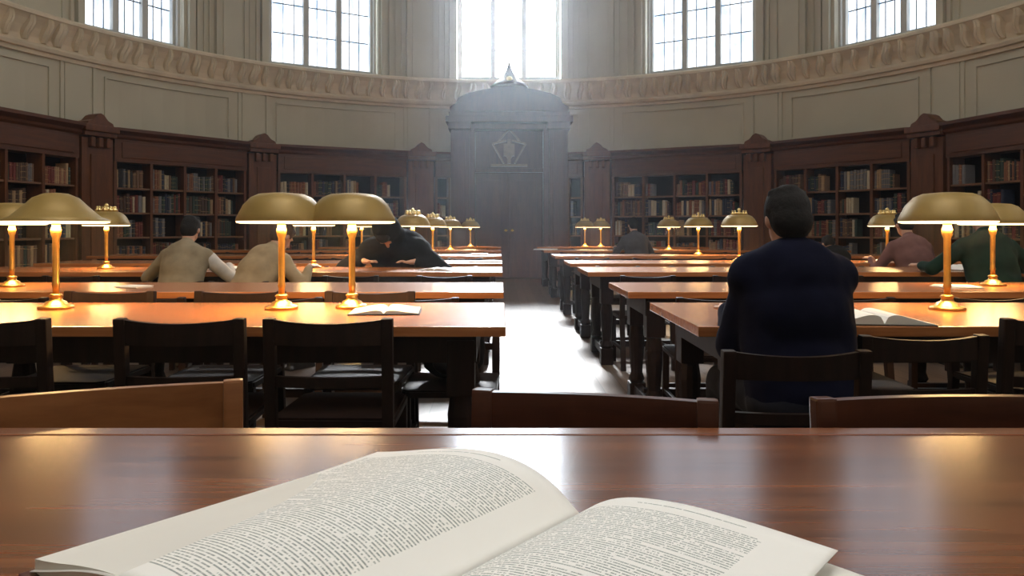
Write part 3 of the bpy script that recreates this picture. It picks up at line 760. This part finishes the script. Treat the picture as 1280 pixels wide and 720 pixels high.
def person(label, x, y, rz, s=1., lean=(18, 26), head=20, top='navy', hair='hair', hands=((-.24, .46), (.24, .46)), elbow_out=.30, turn=0, vox=.011, hairlen=0, hood=False, sleeves=None,
           shoulder=1.0, handz=.80, seat=.45, bulk=0, neck=.165, hoodup=False):
    root = empty('person', (x, y, 0), rz, label, 'person')
    z0 = seat+.10
    P = Vector((0, 0, z0))
    a1, a2 = R(lean[0]), R(lean[1])
    W = P+Vector((0, math.sin(a1), math.cos(a1)))*.24*s
    C = W+Vector((0, math.sin(a2), math.cos(a2)))*.16*s
    N = C+Vector((0, math.sin(a2+.08), math.cos(a2+.08)))*.13*s
    hp = R(head); Hd = Vector((0, math.sin(hp), math.cos(hp)))
    HC_ = N+Vector((0, math.sin((a2+hp)/2), math.cos((a2+hp)/2)))*neck*s+Vector((0, .01, 0))
    rot = (Matrix.Rotation(R(turn), 3, 'Z') @ Matrix.Rotation(-hp, 3, 'X'))
    def H(v): return HC_+rot @ (Vector(v)*s)
    sh = []; el = []; ha = []
    for k, sg in enumerate((-1, 1)):
        S = N+Vector((sg*.165*s*shoulder, -.0, -.088*s)); S += Vector((0, math.sin(a2), 0))*-.01
        T = Vector((hands[k][0], hands[k][1], handz))
        ua, fa = .29*s, .255*s
        d = T-S
        if d.length > (ua+fa)*.98: T = S+d.normalized()*(ua+fa)*.98; d = T-S
        L = d.length; aa = (ua*ua-fa*fa+L*L)/(2*L); hh = math.sqrt(max(0, ua*ua-aa*aa))
        pole = Vector((sg*elbow_out*2, -.1, -1)); dn = d.normalized(); pole = (pole-dn*pole.dot(dn)).normalized()
        E = S+dn*aa+pole*hh
        sh.append(S); el.append(E); ha.append(T)
    # --- body (continuous)
    b = BM()
    def torso(b, g):
        ell(b, P+Vector((0, .0, .0)), ((.165+g)*s, (.115+g)*s, (.115+g)*s))
        ell(b, (P+W)/2, ((.145+g)*s, (.105+g)*s, (.15+g)*s), Matrix.Rotation(-a1, 3, 'X'))
        ell(b, W+(C-W)*.4, ((.155+g)*s, (.110+g)*s, (.16+g)*s), Matrix.Rotation(-a2, 3, 'X'))
        ell(b, C+(N-C)*.25, ((.165*shoulder+g)*s, (.105+g)*s, (.125+g)*s), Matrix.Rotation(-a2, 3, 'X'))
        for sg, S in zip((-1, 1), sh):
            cone_pts(b, N-Vector((0, 0, .035*s)), S, (.060+g)*s, (.062+g)*s)
            cone_pts(b, S+(C-S)*.30, P+Vector((sg*.075*s, 0, -.02)), (.075+g)*s, (.095+g)*s)
            cone_pts(b, N+Vector((sg*.01, -.01, .01*s)), S+(N-S)*.25, .050*s, .052*s)
    def arms(b, g, to=1.):
        for S, E, T in zip(sh, el, ha):
            cone_pts(b, S, E, (.053+g)*s, (.041+g)*s); cone_pts(b, E, E+(T-E)*to, (.040+g)*s, (.027+g)*s)
    knees = [(-.13, .40, seat+.07), (.13, .40, seat+.07)]; ank = [(-.13, .36, .09), (.14, .38, .09)]
    def legs(b, g):
        for sg, K, A in zip((-1, 1), knees, ank):
            cone_pts(b, (sg*.085, .0, seat+.08+g), K, .072+g, .054+g); cone_pts(b, K, A, .054+g, .036+g)
    torso(b, 0); arms(b, 0); legs(b, 0)
    cone_pts(b, N-Vector((0, 0, .02*s)), H((0, -.015, -.06)), .055*s, .052*s)
    ell(b, H((0, -.008, .022)), (.074*s, .092*s, .092*s), rot); ell(b, H((0, .018, -.035)), (.060*s, .072*s, .080*s), rot)
    ell(b, H((0, .045, -.080)), (.032*s, .035*s, .028*s), rot)
    cone_pts(b, H((0, .090, .010)), H((0, .108, -.028)), .010*s, .014*s)      # nose
    ell(b, H((0, .084, -.060)), (.024*s, .012*s, .010*s), rot)                # lips
    for sg in (-1, 1): 
        ell(b, H((sg*.074, -.005, -.008)), (.011*s, .020*s, .030*s), rot)        # ears
        ell(b, H((sg*.030, .080, .026)), (.024*s, .012*s, .008*s), rot)          # brows
    for (E, T, sg) in zip(el, ha, (-1, 1)):
        f = (T-E); f.z = 0; f.normalize(); sd = Vector((f.y, -f.x, 0))*sg
        pc = T+f*.045*s; pc.z = handz-.004
        ell(b, pc, (.040*s, .048*s, .015*s), Matrix.Rotation(math.atan2(f.y, f.x)-PI/2, 3, 'Z')); cone_pts(b, T, pc, .025*s, .020*s)
        for q, ln in zip((-.030, -.010, .011, .030), (.058, .074, .068, .050)):
            r0 = pc+f*.040*s+sd*-q*s; r1 = r0+f*ln*.5*s+Vector((0, 0, .010*s)); r2 = r1+f*ln*.45*s-Vector((0, 0, .014*s))
            cone_pts(b, r0, r1, .0095*s, .0088*s, 8); cone_pts(b, r1, r2, .0088*s, .0075*s, 8)
        r0 = pc-sd*-.0*s+sd*-.030*s*-1-f*.01; r1 = r0+(f*.6+sd*.6)*.04*s; r2 = r1+f*.03*s
        cone_pts(b, r0, r1, .012*s, .010*s, 8); cone_pts(b, r1, r2, .010*s, .008*s, 8)
    for K, A in zip(knees, ank): cone_pts(b, A, (A[0], A[1]+.14, .045), .036, .032)
    body = fuse('body', b, M['skin'], root, min(vox, .008), 3)
    # --- eyes
    b = BM(); torso(b, .014+bulk); arms(b, .014+bulk*.4, .86)
    if hoodup: ell(b, H((0, -.035, .02)), (.115*s, .115*s, .125*s), rot); cone_pts(b, N, H((0, -.04, 0)), .12*s, .10*s)
    cone_pts(b, N+Vector((0, -.002, -.03)), N+(H((0, -.02, -.08))-N)*.35, .070*s, .062*s)
    if hood: ell(b, N+Vector((0, -.05*s, .0)), (.095*s, .070*s, .060*s))
    fuse('hooded_top' if hood else 'jumper', b, M[top], root, vox, 18, .016)
    if sleeves:
        b = BM()
        S, E, T = sh[1], el[1], ha[1]; cone_pts(b, S+(E-S)*.15, E, .070*s, .058*s); cone_pts(b, E, E+(T-E)*.85, .057*s, .043*s)
        sl = fuse('sleeve', b, M[sleeves], root, vox, 4, .015); sl['label'] = 'pale sleeve'
    b = BM()
    ell(b, P+Vector((0, .0, -.015)), (.185, .135, .105)); legs(b, .014); fuse('trousers', b, M['jeans'], root, vox, 4, .015)
    for K, A in zip(knees, ank):
        b = BM(); ell(b, (A[0], A[1]+.01, .05), (.046, .06, .045)); cone_pts(b, (A[0], A[1], .045), (A[0], A[1]+.17, .036), .045, .036); box(b, (A[0], A[1]+.07, .012), (.08, .26, .024))
        fuse('shoe', b, M['leather'], root, .009, 3)
    b = BM()
    ell(b, H((0, -.018, .034)), (.083*s, .098*s, .097*s), rot); ell(b, H((0, -.045, -.010)), (.078*s, .070*s, .085*s), rot)
    ell(b, H((0, .040, .085)), (.062*s, .050*s, .036*s), rot)
    for k in range(14):
        a = rnd.uniform(0, 2*PI); ell(b, H((.05*math.cos(a), -.02+.05*math.sin(a), .10+rnd.uniform(-.004, .008))), (.026*s, .028*s, .014*s), rot)
    if hairlen: cone_pts(b, H((0, -.05, -.02)), H((0, -.07, -.06-hairlen)), .075*s, .06*s)
    fuse('hair', b, M[hair], root, min(vox, .009), 2, .008)
    return root
# navy person, seated at the near side of the first right table
person('person in navy jumper seen from behind, short dark hair, seated at the first right table', px_to(997, 2.40), 2.36, R(0), s=.88, lean=(6, 14), head=14, bulk=.022, neck=.135, top='navy', hands=((-.13, .34), (.13, .34)), elbow_out=.13, shoulder=.88, vox=.009)
person('person in beige hooded top with dark hair reading at the third left table', px_to(224, 5.55), 5.50, R(2), s=.86, lean=(20, 30), head=26, top='beige', hands=((-.24, .42), (.24, .44)), hood=True, sleeves='pale', elbow_out=.5)
person('person in tan shirt with auburn hair bending over the third left table', px_to(305, 5.55), 5.47, R(-32), s=.90, lean=(26, 46), head=40, top='tan', hair='hairb', hands=((-.16, .50), (.24, .46)), elbow_out=.4)
person('person in black slumped forward with lowered head, beyond the third left table', px_to(512, 7.05), 7.02, R(166), s=1.1, lean=(24, 50), head=86, top='black', hands=((-.24, .46), (.26, .46)), elbow_out=.9, shoulder=1.3, hoodup=True, bulk=.03)
person('small distant person in grey leaning on the sixth right table, by the far lamps', px_to(797, 11.35), 11.30, R(5), s=.95, lean=(16, 30), head=24, top='grey', vox=.015)
person('person with dark hair resting low over the fifth right table, only the head showing', px_to(1060, 8.85), 8.95, R(-4), s=.9, lean=(40, 66), head=50, top='black', vox=.014, hands=((-.2, .56), (.2, .56)))
person('person in mauve top seated at the fourth right table, head behind the large lamp shade', px_to(1151, 6.95), 6.92, R(3), s=.93, lean=(18, 30), head=28, top='mauve', vox=.012)
person('person in dark green top seated at the third right table, near the right edge', px_to(1247, 5.48), 5.46, R(-3), s=.98, lean=(14, 22), head=18, top='green', vox=.011, hands=((-.36, .42), (.25, .4)), elbow_out=.7)
index_kids()
for (x, y, l) in ((px_to(224, 5.4), 5.42, 'dark chair under the person in the beige hooded top'), (px_to(305, 5.4), 5.40, 'dark chair under the person in the tan shirt'),
                  (px_to(1151, 6.8), 6.84, 'dark chair under the person in mauve'), (px_to(1247, 5.38), 5.38, 'dark chair under the person in dark green'),
                  (px_to(1060, 8.8), 8.86, 'dark chair under the person resting over the fifth right table'), (px_to(797, 11.2), 11.22, 'dark chair under the small distant grey person')):
    put(cA, x, y-.10, R(0), l, zs=.90)
put(cA, px_to(512, 7.15), 7.16, PI, 'dark chair under the slumped person in black', zs=.90)

# ------------------------------------------------------------------ open books and papers
def page_surface(name, m, parent, org, su, sv, prof, nv=24, thick=.0008, lift=None, nu=40):
    """prof: list of (s, z) across the page; org: 3D gutter head point; su: across dir, sv: down dir (towards the foot); page length LEN"""
    LEN = page_surface.L
    def zat(s):
        for (s0, z0), (s1, z1) in zip(prof, prof[1:]):
            if s <= s1 or (s1, z1) == prof[-1]:
                t = (s-s0)/(s1-s0); t = min(1, max(0, t)); return z0+(z1-z0)*t
    # smooth the profile
    smax = prof[-1][0]; zs = [zat(smax*i/nu) for i in range(nu+1)]
    for _ in range(14): zs = [zs[0]]+[(zs[i-1]+2*zs[i]+zs[i+1])/4 for i in range(1, nu)]+[zs[-1]]
    bm = BM(); uvl = bm.loops.layers.uv.new('UVMap'); g = []
    for j in range(nv+1):
        row = []
        for i in range(nu+1):
            s = smax*i/nu; t = LEN*j/nv; z = zs[i]+(lift(i/nu, j/nv) if lift else 0)
            row.append(bm.verts.new((org[0]+su[0]*s+sv[0]*t, org[1]+su[1]*s+sv[1]*t, TT+z)))
        g.append(row)
    for j in range(nv):
        for i in range(nu):
            f = bm.faces.new((g[j][i], g[j][i+1], g[j+1][i+1], g[j+1][i]))
            for lp, (a, b_) in zip(f.loops, ((i, j), (i+1, j), (i+1, j+1), (i, j+1))): 
                lp[uvl].uv = (a/nu, b_/nv)
    me = bpy.data.meshes.new(name); bm.to_mesh(me); bm.free(); me.polygons.foreach_set('use_smooth', [True]*len(me.polygons))
    o = link(name, me, m, parent); md = o.modifiers.new('t', 'SOLIDIFY'); md.thickness = thick; md.offset = 0
    return o, zs
GUT = (.09, .835)
AL = R(50.2)
SVD = (-math.sin(R(39.8)), -math.cos(R(39.8)))     # towards the foot of the page (towards the viewer)
SUL = (-math.cos(R(39.8)), math.sin(R(39.8)))      # to the outer edge of the left page
SUR = (-SUL[0], -SUL[1])
page_surface.L = .44
bk = empty('open_book', (0, 0, 0), 0, 'very large open book with printed pages lying on the front table', 'book')
PL = [(0, .018), (.02, .036), (.05, .053), (.10, .063), (.15, .0625), (.20, .054), (.25, .043), (.30, .030), (.345, .021)]
PR = [(0, .018), (.03, .042), (.07, .054), (.13, .060), (.20, .058), (.275, .053)]
o, zl = page_surface('left_page', M['printed_l'], bk, GUT, SUL, SVD, PL, lift=lambda u, v: -.014*v*u*u)
o, zr = page_surface('right_page', M['printed_r'], bk, GUT, SUR, SVD, PR, lift=lambda u, v: .004*u*math.sin(v*3))
# loose leaf below the top right page, lower and a little wider
o, _ = page_surface('lower_leaf', M['paper'], bk, (GUT[0], GUT[1]), SUR, SVD, [(0, .014), (.03, .034), (.07, .044), (.14, .047), (.22, .043), (.305, .036)])
o['label'] = 'lower cream leaf showing past the right page'
def block(name, su, zs, smax, z_base, parent):
    bm = BM(); nu = len(zs)-1; L = page_surface.L-.004
    top = [[], []]; bot = [[], []]
    for j, t in enumerate((.002, L)):
        for i in range(nu+1):
            s = smax*i/nu
            x = GUT[0]+su[0]*s+SVD[0]*t; y = GUT[1]+su[1]*s+SVD[1]*t
            top[j].append(bm.verts.new((x, y, TT+max(zs[i]-.0025, z_base+.001)))); bot[j].append(bm.verts.new((x, y, TT+z_base)))
    for i in range(nu):
        bm.faces.new((top[0][i], top[0][i+1], top[1][i+1], top[1][i])); bm.faces.new((bot[0][i], bot[1][i], bot[1][i+1], bot[0][i+1]))
        for j in (0, 1): bm.faces.new((top[j][i], bot[j][i], bot[j][i+1], top[j][i+1]))
    bm.faces.new((top[0][-1], top[1][-1], bot[1][-1], bot[0][-1])); bm.faces.new((top[0][0], top[1][0], bot[1][0], bot[0][0]))
    return build(name, bm, M['paper'], parent)
block('page_block', SUL, zl, .343, .006, bk)
zr2 = [max(.007, z-.018) for z in zr]
block('page_block', SUR, zr2, .285, .006, bk)
bm = BM()
for su, w in ((SUL, .352), (SUR, .30)):
    c = (GUT[0]+su[0]*w/2+SVD[0]*.22, GUT[1]+su[1]*w/2+SVD[1]*.22, TT+.0032)
    box(bm, c, (w, .455, .005), rz=-R(39.8), bev=.001)
build('cover', bm, M['redcover'], bk)

def small_open_book(name, cx, cy, z, rz, w, h, label, cover='blackcover', hump=.022, flip=0):
    root = empty(name, (cx, cy, z), rz, label, 'book')
    for s in (-1, 1):
        bm = BM(); n = 14; rows = []
        for i in range(n+1):
            q = i/n; zz = .006+hump*math.sin(PI*min(1, q*1.0)**.55)*(1-.55*q)
            if i == 0: zz = .006
            rows.append([bm.verts.new((s*q*w/2, -h/2, zz)), bm.verts.new((s*q*w/2, h/2, zz)), bm.verts.new((s*q*w/2, h/2, .004)), bm.verts.new((s*q*w/2, -h/2, .004))])
        for a, b in zip(rows, rows[1:]):
            for k in range(4): bm.faces.new((a[k], a[(k+1) % 4], b[(k+1) % 4], b[k]))
        bm.faces.new(rows[0]); bm.faces.new(rows[-1][::-1]); build('page_block', bm, M['paper'], root)
    bm = BM(); box(bm, (0, 0, .002), (w+.012, h+.012, .004)); build('cover', bm, M[cover], root)
    return root
small_open_book('open_book', px_to(1085, 2.74), 2.72, TT, R(-6), .34, .25, 'white open book on the first right table beside the navy person', hump=.036)
small_open_book('open_book', px_to(484, 3.06), 3.03, TT, R(4), .27, .24, 'white open book on the first left table, before the right lamp of the close pair', hump=.014)
small_open_book('open_book', px_to(276, 6.2), 6.2, TT, R(10), .36, .24, 'open book on the third left table between the beige and the tan person', hump=.03)
small_open_book('open_book', px_to(1106, 7.42), 7.40, TT, R(-12), .34, .22, 'open book on the fourth right table under the crested lamp by the mauve person', hump=.03)
small_open_book('open_book', px_to(808, 11.7), 11.75, TT, R(8), .36, .24, 'open book before the small distant person on the sixth right table', hump=.04)
small_open_book('open_book', px_to(1213, 6.1), 6.15, TT, R(15), .34, .22, 'open book at the elbow of the person in dark green', hump=.04)
small_open_book('open_book', px_to(548, 6.15), 6.1, TT, R(-12), .26, .2, 'small open book on the third left table right of the slumped person', hump=.015)
def sheets(px, y, n, label, s=(.21, .297)):
    root = empty('paper_stack', (px_to(px, y), y, TT), rnd.uniform(-.5, .5), label, 'paper')
    bm = BM()
    for k in range(n): box(bm, (rnd.uniform(-.01, .01), rnd.uniform(-.01, .01), .0015+.003*k), (*s, .0028), rz=rnd.uniform(-.15, .15))
    build('sheet_pile', bm, M['paper'], root)
sheets(168, 4.30, 3, 'few white sheets on the second left table, between the leftmost lamp and the beige person', (.16, .12))
sheets(1196, 4.30, 3, 'white sheets on the second right table, by the pole of the large lamp', (.2, .2))
sheets(600, 9.7, 5, 'white paper pile at the aisle end of the fifth left table')
sheets(682, 12.0, 5, 'white paper pile at the aisle end of the sixth right table', (.3, .3))
sheets(640+0, 14.1, 1, 'x') if False else None
sheets(605, 7.6, 4, 'white paper sheets at the aisle end of the fourth left table', (.3, .25))
# dark rucksack on a chair seat behind the first left table
put(cA, px_to(570, 3.62), 3.55, PI, 'dark chair holding a black rucksack behind the aisle end of first left table', zs=.90)
root = empty('rucksack', (px_to(570, 3.62)+.0, 3.38, .407), R(8), 'black rucksack on a chair behind the aisle end of the first left table', 'bag')
bm = BM(); ell(bm, (0, 0, .13), (.15, .09, .13)); ell(bm, (0, -.02, .09), (.14, .09, .09)); ell(bm, (.02, 0, .20), (.11, .07, .07)); fuse('bag_shell', bm, M['black'], root, .01, 4, .02)
bm = BM(); ell(bm, (0, -.09, .09), (.10, .035, .065)); fuse('front_pocket', bm, M['leather'], root, .008, 3)
for s in (-1, 1):
    bm = BM(); pts = [Vector((s*.06, .06, .24)), Vector((s*.07, .12, .20)), Vector((s*.07, .12, .10)), Vector((s*.07, .08, .04))]
    for a, b in zip(pts, pts[1:]): cone_pts(bm, a, b, .010, .010, 8)
    build('shoulder_strap', bm, M['leather'], root, True)

# ------------------------------------------------------------------ light, haze, camera
w = bpy.data.worlds.new('sky'); SC.world = w; w.use_nodes = True
bg = w.node_tree.nodes['Background']; bg.inputs[0].default_value = (.80, .91, 1.0, 1); bg.inputs[1].default_value = 20.0
def area(name, loc, rot, sx_, sy_, e, col, portal=False):
    ld = bpy.data.lights.new(name, 'AREA'); ld.shape = 'RECTANGLE'; ld.size = sx_; ld.size_y = sy_; ld.energy = e; ld.color = col
    if portal: ld.cycles.is_portal = True
    o = bpy.data.objects.new(name, ld); COL.objects.link(o); o.location = loc; o.rotation_euler = rot; return o
area('window_portal', (CX, CY+RW+.5, (ZW0+ZW1)/2), (R(-90), 0, 0), 2.4, ZW1-ZW0, 1, (1, 1, 1), True)
sd = bpy.data.lights.new('sun', 'SUN'); sd.energy = 30; sd.angle = R(13); sd.color = (.92, .96, 1.0)
so = bpy.data.objects.new('sun', sd); COL.objects.link(so)
SUN_EL = 33.5
so.rotation_euler = Vector((0.0, -math.cos(R(SUN_EL)), -math.sin(R(SUN_EL)))).to_track_quat('-Z', 'Y').to_euler()
so.location = (0, 20, 12)
# haze filling the hall
bm = BM(); box(bm, (CX, 6.0, 4.9), (2*RW+.6, 21.8, 9.75))
m = bpy.data.materials.new('hall_haze'); m.use_nodes = True; nt = m.node_tree; nt.nodes.clear()
vo = nt.nodes.new('ShaderNodeVolumeScatter'); vo.inputs['Density'].default_value = .0042; vo.inputs['Anisotropy'].default_value = .84; vo.inputs['Color'].default_value = (.85, .93, 1, 1)
oo = nt.nodes.new('ShaderNodeOutputMaterial'); nt.links.new(vo.outputs[0], oo.inputs['Volume'])
hz = build("hall_haze", bm, m); tag(hz, "faint bright haze filling the hall below the window", "haze", kind="stuff")

cd = bpy.data.cameras.new('camera'); cam = bpy.data.objects.new('camera', cd); COL.objects.link(cam); SC.camera = cam
cam.location = (0, 0, EYE); cam.rotation_euler = (R(90), 0, 0)
cd.sensor_width = 36; cd.lens = 36*F/1280; cd.shift_x = (640-VX)/1280; cd.shift_y = -(360-HY)/1280; cd.clip_start = .02
SC.view_settings.view_transform = 'Standard'; SC.view_settings.look = 'None'; SC.view_settings.gamma = 1; SC.view_settings.exposure = 0
SC.view_settings.use_curve_mapping = False
SC.cycles.max_bounces = 7; SC.cycles.diffuse_bounces = 4; SC.cycles.volume_bounces = 0; SC.cycles.transparent_max_bounces = 8
SC.cycles.use_denoising = True
SC.cycles.sample_clamp_indirect = 4.0
